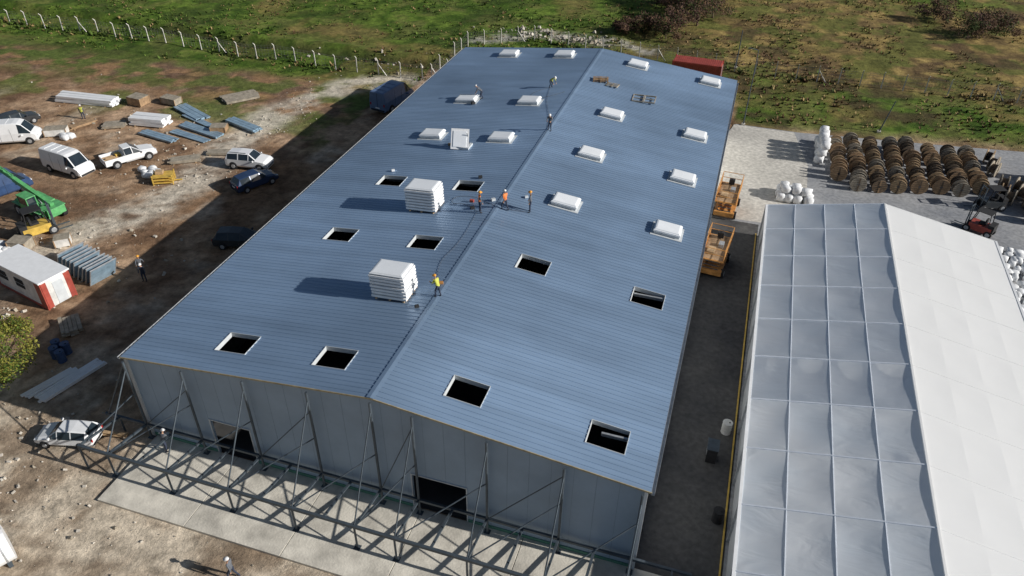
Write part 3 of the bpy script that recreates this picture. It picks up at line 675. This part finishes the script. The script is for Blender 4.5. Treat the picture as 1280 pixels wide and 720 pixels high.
def scissor(x,y,deg,h=1.5):
    b=MB()
    b.box((0,0,.5),(3.6,1.8,.4),M_orange)
    for xx in(-1.3,1.3):
        for sy in(-1,1): wheel(b,xx,sy*.95,.36,.28)
    n=3
    for sy in(-.55,.55):
        for k in range(n):
            z0=.72+k*h/n;z1=.72+(k+1)*h/n
            b.beam((-1.5,sy,z0),(1.5,sy,z1),.06,.12,M_orange);b.beam((1.5,sy+.08,z0),(-1.5,sy+.08,z1),.06,.12,M_orange)
    for k in range(n+1):
        for sx in(-1.5,1.5): b.cyl((sx,-.6,.72+k*h/n),(sx,.65,.72+k*h/n),.04,M_steel)
    zt=.8+h
    b.box((0,0,zt),(4.0,1.9,.1),M_orange);b.box((0,0,zt+.056),(3.8,1.7,.01),M_wood2)
    for xx in(-1.95,-1,0,1,1.95):
        for sy in(-.92,.92): b.cyl((xx,sy,zt),(xx,sy,zt+1.1),.03,M_orange,6)
    for hh in(.55,1.1):
        for sy in(-.92,.92): b.cyl((-1.95,sy,zt+hh),(1.95,sy,zt+hh),.032,M_orange,6)
        for sx in(-1.95,1.95): b.cyl((sx,-.92,zt+hh),(sx,.92,zt+hh),.032,M_orange,6)
    for sy in(-.92,.92): b.box((0,sy,zt+.15),(3.9,.03,.2),M_orange)
    b.box((1.6,0,zt+.4),(.4,.5,.5),M_dark);b.box((-.8,.3,zt+.2),(.9,.6,.25),M_wood);b.box((.3,-.3,zt+.25),(.6,.4,.3),M_galv)
    b.obj('scissor_lift',(x,y,.04),math.radians(deg),bevel=.012)
scissor(31.5,40.0,86,1.0);scissor(31.3,30.2,84,1.0)
def forklift(name,x,y,deg,m,s=1.):
    b=MB();b.box((-.3,0,.65),(1.9,1.15,.6),m);b.box((-1.15,0,.9),(.5,1.1,.7),M_dark);b.box((-.3,0,1.05),(.6,.5,.15),M_dark);b.box((-.55,0,1.3),(.15,.5,.5),M_dark)
    for xx in(-1.1,.7):
        for sy in(-1,1): wheel(b,xx,sy*.5,.34,.24)
    for xx,xt in((-.95,-.8),(.6,.35)):
        for sy in(-.5,.5): b.cyl((xx,sy,.9),(xt,sy,2.15),.045,M_dark,6)
    b.box((-.22,0,2.18),(1.3,1.1,.05),M_dark)
    for sy in(-.35,.35): b.box((.95,sy,1.2),(.1,.08,2.3),M_steel);b.box((1.5,sy,.12),(1.1,.12,.05),M_steel)
    for hh in(.3,1.2,2.3): b.box((.96,0,hh),(.08,.75,.08),M_steel)
    o=b.obj(name,(x,y,.04),math.radians(deg),bevel=.02);o.scale=(s,s,s)
forklift('forklift',53.3,43.5,150,M_red);forklift('forklift',55.0,48.4,200,M_cargr);forklift('forklift',-24.6,16.4,60,M_yellow,1.15)

# ------------------------------------------------------------------ cable drums
def drum_mesh(r,w,m1,m2,core):
    b=MB();n=20
    for sy in(-1,1):
        b.cyl((0,sy*w/2-.04,r),(0,sy*w/2+.04,r),r,m1,n)
        b.cyl((0,sy*(w/2+.045),r),(0,sy*(w/2+.06),r),r*.16,M_steel,10)
        for k in range(-3,4):
            hx=math.sqrt(max(.01,1-(k/3.6)**2))*r*.98
            b.box((0,sy*(w/2+.042),r+k*r/3.6),(2*hx,.01,.03),m2)
        b.box((0,sy*(w/2+.05),r),(.14,.02,1.85*r),m2)
    b.cyl((0,-w/2,r),(0,w/2,r),r*.62,core,16)
    me=b.obj('tmp');d=me.data;bpy.data.objects.remove(me);return d
DR=[drum_mesh(.74,.62,M_wood,M_wood4,M_dark),drum_mesh(.80,.7,M_wood2,M_wood4,M_wood4),drum_mesh(.66,.6,M_wood,M_wood2,M_dark),drum_mesh(.76,.65,M_wood3,M_wood4,M_wood4),drum_mesh(.7,.6,M_wood4,M_wood2,M_dark)]
def drum(x,y,deg):
    o=bpy.data.objects.new('cable_drum',random.choice(DR));scn.collection.objects.link(o);o.location=(x,y,.04);o.rotation_euler=(0,0,math.radians(deg+random.uniform(-10,10)))
X0=[41.7,43.5,45.3,47.2,49.1,51.0,52.9,54.7];Y0=[49.9,48.2,48.5,49.0,49.6,50.2,50.3,50.2];Y1=[58.0,58.6,58.9,59.2,59.5,59.7,59.9,60.2]
for x,y0,y1 in zip(X0,Y0,Y1):
    y=y0
    while y<y1:
        if random.random()>.05: drum(x+random.uniform(-.14,.14)-.1*(y-y0)*.3,y,0)
        y+=random.choice([1.15,1.2,1.35])
for k in range(7):
    for j in range(6):
        if random.random()>.1: drum(56.9+j*1.7+random.uniform(-.2,.2),50.0+k*1.5+j*.3-(j>0)*3.4,70)

def blobs(name,items,m,sub=2):
    b=MB()
    for (x,y,z,rx,ry,rz) in items:
        bm=bmesh.new();bmesh.ops.create_icosphere(bm,subdivisions=sub,radius=1)
        off=Vector((random.random()*50,random.random()*50,0))
        for v in bm.verts:
            c=v.co;mx=max(abs(c.x),abs(c.y),abs(c.z));q=c/mx;c2=c.lerp(q,.72);n=mnoise.noise(c*1.9+off)
            v.co=c2*(1+.22*n)
        a=random.uniform(-.3,.3);ca,sa=math.cos(a),math.sin(a)
        vs=[(x+v.co.x*rx*ca-v.co.y*ry*sa,y+v.co.x*rx*sa+v.co.y*ry*ca,z+v.co.z*rz) for v in bm.verts];fs=[tuple(v.index for v in f.verts) for f in bm.faces];bm.free();b.add(vs,fs,m)
    return b.obj(name,smooth=True)
it=[]
for k in range(6):
    for l in range(3 if k<5 else 1):
        it.append((40.0+random.uniform(-.15,.15),53.2+k*.98,.45+l*.8,.47,.47,.43))
blobs('bulk_bag_stack',it,M_bag)
it=[(36.2+(k%4)*.85+random.uniform(-.15,.15),43.6+(k//4)*.85,.42,.42,.42,.42) for k in range(12)]+[(36.7+(k%3)*.9+random.uniform(-.2,.2),44+(k//3)*.8,1.1,.42,.42,.34) for k in range(5)]
blobs('bulk_bag_stack',it,M_bag)
it=[(53.7+(k%5)*.8+random.uniform(-.3,.3),27.5+(k//5)*.72+random.uniform(-.25,.25),.28,random.uniform(.22,.42),random.uniform(.22,.42),random.uniform(.2,.38)) for k in range(95)]
blobs('bulk_bag_stack',it,M_bag)
b=MB();b.box((0,0,1.3),(6.0,2.4,2.5),M_red)
for k in range(24):
    for sy in(-1.22,1.22): b.box((-2.85+k*.248,sy,1.3),(.12,.05,2.3),M_red)
    b.box((-2.85+k*.248,0,2.56),(.12,2.3,.04),M_red)
for sx in(-3,3):
    for sy in(-1.2,1.2): b.box((sx,sy,1.3),(.16,.16,2.62),M_red)
    b.cyl((sx*1.02,-.3,.2),(sx*1.02,-.3,2.4),.03,M_galv);b.cyl((sx*1.02,.3,.2),(sx*1.02,.3,2.4),.03,M_galv)
b.obj('shipping_container',(25.0,72.6,.0),-.04)
def pole(name,x,y,h,r=.11,lean=0.,arm=True):
    b=MB();b.cyl((0,0,0),(lean,0,h),r,M_steel,8,r*.6)
    if arm: b.cyl((lean,0,h),(lean-.7,-.2,h+.2),.035,M_steel,6);b.box((lean-.9,-.22,h+.2),(.4,.16,.08),M_steel)
    b.box((0,0,.1),(.4,.4,.2),M_conc);b.obj(name,(x,y,zg(x,y)))
pole('street_lamp',31.8,60.4,8.6,.07);pole('utility_pole',29.6,78.5,5,.08,arm=False);pole('utility_pole',46.5,63.5,3.8,.08,.7,False)

# ------------------------------------------------------------------ site cabin & materials
b=MB()
b.box((0,0,1.25),(6.2,2.3,2.3),M_offw);b.box((0,0,2.45),(6.4,2.5,.12),M_white)
b.box((3.12,0,1.2),(.06,1.5,2.0),M_offw);b.box((3.13,-.9,1.2),(.06,.4,2.2),M_red);b.box((3.13,.9,1.2),(.06,.4,2.2),M_red);b.box((2.75,-1.17,1.2),(.7,.05,2.2),M_red)
b.box((3.14,.1,1.1),(.08,.8,1.9),M_curb)
for xx in(-2.0,0.2): b.box((xx,-1.17,1.45),(1.1,.05,.8),M_glass);b.box((xx,-1.18,1.45),(1.2,.03,.06),M_white)
for xx in(-3.05,3.05):
    for yy in(-1.12,1.12): b.box((xx,yy,1.2),(.14,.14,2.4),M_red)
b.box((0,-1.16,.12),(6.2,.1,.2),M_red)
b.obj('site_cabin',(-18.6,9.8,0),math.radians(-13),bevel=.015)
def bundle(name,x,y,deg,l,w,n,lay,m,hgt=.12,z=0.):
    b=MB()
    for l_ in range(lay):
        for k in range(n):
            b.box((random.uniform(-.15,.15),-w/2+w*(k+.5)/n,z+.1+hgt*(l_+.5)),(l*random.uniform(.92,1),w/n*.9,hgt*.88),m,rz=random.uniform(-.015,.015))
    for q in(-.35,.35): b.box((l*q,0,z+.04),(.12,w*1.05,.09),M_wood)
    return b.obj(name,(x,y,.0),math.radians(deg))
bundle('wrapped_panel_bundle',-41.8,41.0,6,7.6,1.7,3,3,M_white,.25)
bundle('wrapped_panel_bundle',-31.0,38.4,8,4.2,1.8,2,4,M_white,.22)
bundle('metal_sheet_stack',-28.6,42.3,-25,5.5,1.6,3,2,M_sheet,.1);bundle('metal_sheet_stack',-28.0,35.8,-10,5,1.1,3,2,M_sheet,.1)
bundle('metal_sheet_stack',-24.6,38.6,-14,6,1.2,4,2,M_sheet,.1);bundle('metal_sheet_stack',-24.9,37.0,-12,5.4,1.0,3,1,M_sheet,.1);bundle('metal_sheet_stack',-21.0,41.2,-18,5,1.2,3,3,M_sheet,.1)
bundle('metal_sheet_stack',-26.2,40.6,-20,6.4,.8,4,1,M_sheet,.1)
bundle('timber_bundle',-26.0,48.0,50,4.2,2.6,5,2,M_wood3,.12);bundle('timber_bundle',-21.8,32.0,35,3.0,1.2,6,3,M_wood3,.1)
bundle('timber_bundle',-34.4,36.6,30,2.4,1.6,5,2,M_wood3,.12);bundle('timber_bundle',-37.8,35.5,70,3,.9,4,2,M_wood2,.12)
bundle('timber_bundle',-19.5,34.6,20,2.6,1.0,4,2,M_wood3,.12)
bundle('white_profile_bundle',-8.4,2.2,76,4.6,.9,4,2,M_white,.12);bundle('white_profile_bundle',-9.6,1.6,72,3.6,.7,3,1,M_white,.12)
bundle('timber_bundle',-12.7,6.8,-40,2.2,1.4,5,3,M_wood3,.12)
def crate(name,x,y,deg,s,m):
    b=MB();b.box((0,0,s[2]/2+.1),s,m)
    for q in(-1,1): b.box((q*s[0]*.35,0,.05),(.12,s[1],.1),M_wood)
    for q in(-1,1):
        for r in(-1,1): b.box((q*s[0]/2,r*s[1]/2,s[2]/2+.1),(.09,.09,s[2]+.03),M_wood2)
    b.box((0,0,s[2]+.12),(s[0]+.06,s[1]+.06,.03),M_wood3);b.obj(name,(x,y,0),math.radians(deg),bevel=.01)
crate('timber_crate',-36.0,42.6,-5,(1.9,1.5,.9),M_wood2);crate('timber_crate',-32.6,44.0,-5,(2.1,1.2,.7),M_wood3);crate('timber_crate',-38.6,32.8,30,(2.2,1.2,.7),M_offw)
crate('timber_crate',-22.8,39.3,20,(1.6,1.2,.6),M_wood2);crate('timber_crate',-24.4,14.0,10,(1.6,1.2,.8),M_wood3);crate('timber_crate',-21.6,15.6,40,(1.2,1.0,.7),M_offw)
b=MB()
for k in range(3): b.box((0,0,.2+k*.3),(1.9,1.4,.07),M_yellow)
for sx in(-.9,.9):
    for sy in(-.65,.65): b.box((sx,sy,.5),(.1,.1,1.0),M_yellow)
b.box((1.2,0,.15),(.9,.12,.1),M_yellow);b.box((-.3,.2,1.0),(.7,.6,.3),M_wood)
b.obj('yellow_storage_rack',(-20.9,27.7,0),.5,bevel=.012)
b=MB()
for k in range(9):
    b.M=Matrix.Translation((-2.1+k*.52,0,.05))@Matrix.Rotation(math.radians(28+random.uniform(-3,3)),4,'Y')
    b.box((0,0,.95),(.07,2.2,1.9),M_sheet)
    for q in(-1,1): b.box((0,q*1.1,.95),(.1,.06,1.95),M_galv)
    b.box((0,0,1.9),(.1,2.2,.06),M_galv)
b.obj('formwork_panel_rack',(-16.9,13.0,0),math.radians(-14))
it=[(-23.4+random.uniform(-1,1),28.6+random.uniform(-.8,.8),.25,random.uniform(.3,.5),random.uniform(.25,.45),.28) for _ in range(9)]
blobs('cement_bag_pile',it,M_bag,2)
it=[(-37.2+random.uniform(-.7,.7),32.4+random.uniform(-.5,.5),.25,.5,.4,.3) for _ in range(4)];blobs('cement_bag_pile',it,M_bag,2)
it=[(-25.6+random.uniform(-1.5,1.5),13.2+random.uniform(-.9,.9),.25,.4,.35,.28) for _ in range(9)];blobs('cement_bag_pile',it,M_bag,2)
def barrel(x,y,m):
    b=MB();b.cyl((0,0,.02),(0,0,.9),.3,m,14)
    for h in(.04,.32,.6,.88): b.cyl((0,0,h-.015),(0,0,h+.015),.315,m,14)
    b.cyl((.12,0,.9),(.12,0,.93),.05,M_dark,8);b.obj('steel_drum_barrel',(x,y,0))
for x,y in[(-11.3,3.9),(-10.9,4.5),(-11.7,4.5),(-10.6,3.7)]: barrel(x,y,M_blue)
barrel(34.0,4.5,M_dark);barrel(33.9,11.5,M_offw)
b=MB();b.box((0,0,.6),(.6,.9,1.1),M_dark);b.box((0,0,1.18),(.7,1.0,.06),M_steel);b.box((-.31,0,.7),(.02,.5,.5),M_galv);b.obj('electrical_cabinet',(33.2,9.0,.04),bevel=.02)
b=MB();b.cyl((-1.2,0,1.1),(1.2,0,1.1),1.0,M_white,24)
for xx in(-.8,.8): b.box((xx,0,.3),(.2,1.5,.6),M_steel);b.cyl((xx-.04,0,1.1),(xx+.04,0,1.1),1.02,M_galv,24)
b.cyl((0,0,2.05),(0,0,2.25),.25,M_galv,12);b.obj('water_tank',(-2.0,-10.4,0),math.radians(60))
def rubble(name,n,cx,cy,sx,sy,smin,smax,m=M_stone):
    b=MB()
    for _ in range(n):
        x=cx+random.gauss(0,sx);y=cy+random.gauss(0,sy)
        if -1.2<x<31 and y>-5.6 and y<57: continue
        s=smin+(smax-smin)*random.random()**3;R=Matrix.Rotation(random.uniform(0,6),3,(random.random()+.01,random.random(),random.random()))
        b.box((x,y,zg(x,y)+s*.15),(s,s*random.uniform(.5,1),s*random.uniform(.4,.8)),m if random.random()<.7 else M_wood3,R=R)
    b.obj(name)
rubble('rubble',500,-7,-5,5,3.2,.04,.24);rubble('rubble',150,-22,31,5,4,.05,.28);rubble('rubble',260,-19,44,1.6,7,.05,.22);rubble('rubble',120,-20,16,6,3,.06,.35);rubble('rubble',160,5,83.5,5,1.2,.15,.7);rubble('rubble',220,10,-8.5,9,1.5,.04,.15);rubble('rubble',120,-33,38,7,4,.06,.3);rubble('rubble',60,-8,65,8,2,.1,.5)
rubble('rubble',60,-21,6,3,2,.1,.4)

# ------------------------------------------------------------------ people
def skinmesh(V,E,Rr):
    me=bpy.data.meshes.new('t');me.from_pydata(V,E,[]);o=bpy.data.objects.new('t',me);scn.collection.objects.link(o)
    sk_=o.modifiers.new('s','SKIN');sk_.use_smooth_shade=True
    for i,r in enumerate(Rr): me.skin_vertices[0].data[i].radius=r if isinstance(r,tuple) else (r,r)
    me.skin_vertices[0].data[0].use_root=True
    sb=o.modifiers.new('u','SUBSURF');sb.levels=1;sb.render_levels=1
    dg=bpy.context.evaluated_depsgraph_get();ev=o.evaluated_get(dg);m2=bpy.data.meshes.new_from_object(ev)
    vs=[tuple(v.co) for v in m2.vertices];fs=[tuple(p.vertices) for p in m2.polygons]
    bpy.data.objects.remove(o);return vs,fs
def person(name,x,y,deg,z,pose='stand',vest=M_hiv,hat=M_hat,trs=M_trs,sc=.95):
    b=MB()
    lean={'stand':.02,'walk':.06,'work':.35,'bend':.95}[pose]
    hipz=.93 if pose!='bend' else .86
    def up(d,side=0.,fwd=0.):
        return Vector((side,math.sin(lean)*d+fwd*math.cos(lean),hipz+math.cos(lean)*d-fwd*math.sin(lean)))
    pel=Vector((0,0,hipz));V=[pel,up(.2),up(.42),up(.56),up(.64)]
    rr=[(.15,.115),(.135,.10),(.165,.11),(.07,.065),(.055,.055)];E=[(0,1),(1,2),(2,3),(3,4)];lab={(0,1):vest,(1,2):vest,(2,3):vest,(3,4):M_skin}
    arms={'stand':[(.06,-.26,.02),(.05,-.24,.1)],'walk':[(-.14,-.22,.0),(.16,-.18,.1)],'work':[(.16,-.18,.25),(.12,-.2,.25)],'bend':[(.25,-.15,.22),(.22,-.18,.25)]}[pose]
    hands=[]
    for si,sx in enumerate((-1,1)):
        f,u,f2=arms[si];s0=up(.50,sx*.19);el=s0+Vector((sx*.07,f,u-.03))
        if pose=='bend': el=s0+Vector((sx*.04,.1,-.27));wr=el+Vector((-sx*.03,.12,-.22))
        elif pose=='work': el=s0+Vector((sx*.05,.12,-.25));wr=el+Vector((-sx*.06,.24,-.02))
        else: wr=el+Vector((sx*.0,f2,-.24))
        i=len(V);V+=[s0,el,wr,wr+(wr-el).normalized()*.09];rr+=[.075,.05,.035,(.04,.022)]
        E+=[(2,i),(i,i+1),(i+1,i+2),(i+2,i+3)];lab[(2,i)]=vest;lab[(i,i+1)]=vest if pose!='stand' else M_jkt;lab[(i+1,i+2)]=M_jkt;lab[(i+2,i+3)]=M_skin;hands.append((wr,(wr-el).normalized(),sx))
    leg={'stand':[(.0,0),(.02,0)],'walk':[(.20,.22),(-.05,-.30)],'work':[(.14,.1),(-.02,-.12)],'bend':[(.12,.02),(.1,-.06)]}[pose]
    for si,sx in enumerate((-1,1)):
        kf,af=leg[si];hp=pel+Vector((sx*.10,0,-.06));kn=Vector((sx*.12,kf+.03,.49));an=Vector((sx*.13,af,.09));to=an+Vector((sx*.03,.17,-.045))
        i=len(V);V+=[hp,kn,an,to];rr+=[.10,.065,.048,(.045,.035)];E+=[(0,i),(i,i+1),(i+1,i+2),(i+2,i+3)]
        lab[(0,i)]=trs;lab[(i,i+1)]=trs;lab[(i+1,i+2)]=trs;lab[(i+2,i+3)]=M_boot
    vs,fs=skinmesh(V,E,rr);b.v+=vs
    segs=[(V[a],V[c],lab[(a,c)]) for a,c in E]
    for f in fs:
        c=sum((Vector(vs[i]) for i in f),Vector())/len(f);best=None;bd=9
        for A,B,m in segs:
            t=max(0,min(1,(c-A).dot(B-A)/(B-A).length_squared));d=(c-A-(B-A)*t).length
            if d<bd: bd=d;best=m
        b.f.append(tuple(f));b.m.append(b.mi(best))
    for (wr,d,sx) in hands:
        side=d.cross(Vector((0,1,0)));side=side.normalized() if side.length>.1 else Vector((1,0,0));nrm=d.cross(side).normalized();base=wr+d*.07
        for k,ln in enumerate((.062,.075,.08,.07)):
            p0=base+side*(k-1.5)*.02;p1=p0+d*ln*.55;p2=p1+d*ln*.4+nrm*.02;b.cyl(p0,p1,.0095,M_skin,6);b.cyl(p1,p2,.009,M_skin,6,.006)
        p0=wr+d*.03+side*.03*sx;p1=p0+side*.03*sx+d*.03;b.cyl(p0,p1,.011,M_skin,6);b.cyl(p1,p1+d*.03,.010,M_skin,6,.007)
    hc=up(.75,0,.015);hl=lean*.6;b.M=Matrix.Translation(hc)@Matrix.Rotation(-hl,4,'X')
    b.ell((0,0,0),(.078,.095,.115),M_skin,12,8);b.ell((0,-.015,.015),(.083,.095,.11),M_hair,12,8,-.1)
    b.cyl((0,.09,.01),(0,.118,-.02),.012,M_skin,6,.016)
    for sx in(-1,1): b.ell((sx*.032,.088,.012),(.013,.01,.01),M_eye,6,4);b.ell((sx*.08,0,-.005),(.012,.022,.032),M_skin,6,4)
    b.box((0,.092,-.052),(.045,.008,.01),M_red)
    b.ell((0,0,.045),(.125,.14,.12),hat,14,8,0.);b.cyl((0,.035,.04),(0,.035,.052),.15,hat,14)
    b.M=Matrix.Identity(4)
    ob=b.obj(name,(x,y,z),math.radians(deg),smooth=True);ob.scale=(sc,sc,sc);return ob
def rp(x): return roofz(x)+.05
person('construction_worker',14.7,19.2,-60,rp(14.7),'stand',M_hiv,M_haty)
person('construction_worker',16.3,20.1,60,rp(16.3)-.02,'walk',M_hiv,M_hat,sc=.9)
person('construction_worker',18.0,20.7,100,rp(18.0),'stand',M_jkt,M_haty)
person('construction_worker',15.75,8.9,70,rp(15.6),'work',M_hiy,M_haty,sc=.88)
person('construction_worker',13.1,44.1,-120,rp(13.1),'bend',M_hiy,M_hat,sc=.9)
person('construction_worker',15.8,34.0,180,rp(15.7),'work',M_jkt,M_hat,sc=.9)
person('construction_worker',7.3,40.6,90,rp(7.1),'bend',M_jkt,M_hat)
person('construction_worker',-12.5,14.2,30,0,'walk',M_jkt,M_haty);person('construction_worker',-11.6,13.4,200,0,'stand',M_trs,M_hat)
person('construction_worker',10.4,-7.0,100,0,'walk',M_jkt,M_hat)
person('construction_worker',1.6,-1.0,0,.13,'work',M_jkt,M_hat)
person('construction_worker',-38.9,37.0,30,0,'stand',M_hiy,M_hat)

# ------------------------------------------------------------------ light, sky, camera
w=bpy.data.worlds.new('World');scn.world=w;w.use_nodes=True;nt=w.node_tree
sky=nt.nodes.new('ShaderNodeTexSky');sky.sky_type='NISHITA';sky.sun_disc=False;sky.sun_elevation=SUN_E;sky.sun_rotation=math.radians(90)-SUN_A
nt.links.new(sky.outputs[0],nt.nodes['Background'].inputs[0]);nt.nodes['Background'].inputs[1].default_value=.052
ld=bpy.data.lights.new('sun','SUN');ld.energy=5.0;ld.angle=math.radians(.5);ld.color=(1,.965,.91)
lo=bpy.data.objects.new('sun',ld);scn.collection.objects.link(lo)
d=Vector((-math.cos(SUN_E)*math.cos(SUN_A),-math.cos(SUN_E)*math.sin(SUN_A),-math.sin(SUN_E)))
lo.rotation_euler=d.to_track_quat('-Z','Y').to_euler();lo.location=(60,0,60)
f,pitch,yaw,roll,cx,cy,cz=943.4712,0.6326,0.2976,0.0175,30.5786,-24.4392,35.5456
hx,hy=-math.sin(yaw),math.cos(yaw)
F=Vector((hx*math.cos(pitch),hy*math.cos(pitch),-math.sin(pitch)));R=Vector((hy,-hx,0));U=R.cross(F)
R2=R*math.cos(roll)+U*math.sin(roll);U2=R2.cross(F)
cam=bpy.data.cameras.new('camera');co=bpy.data.objects.new('camera',cam);scn.collection.objects.link(co)
Mx=Matrix((R2,U2,-F)).transposed().to_4x4();Mx.translation=Vector((cx,cy,cz));co.matrix_world=Mx
cam.sensor_width=36;cam.lens=f/1280*36;cam.clip_end=6000;cam.clip_start=.5
scn.camera=co
scn.view_settings.view_transform='Standard';scn.view_settings.look='None';scn.view_settings.exposure=0
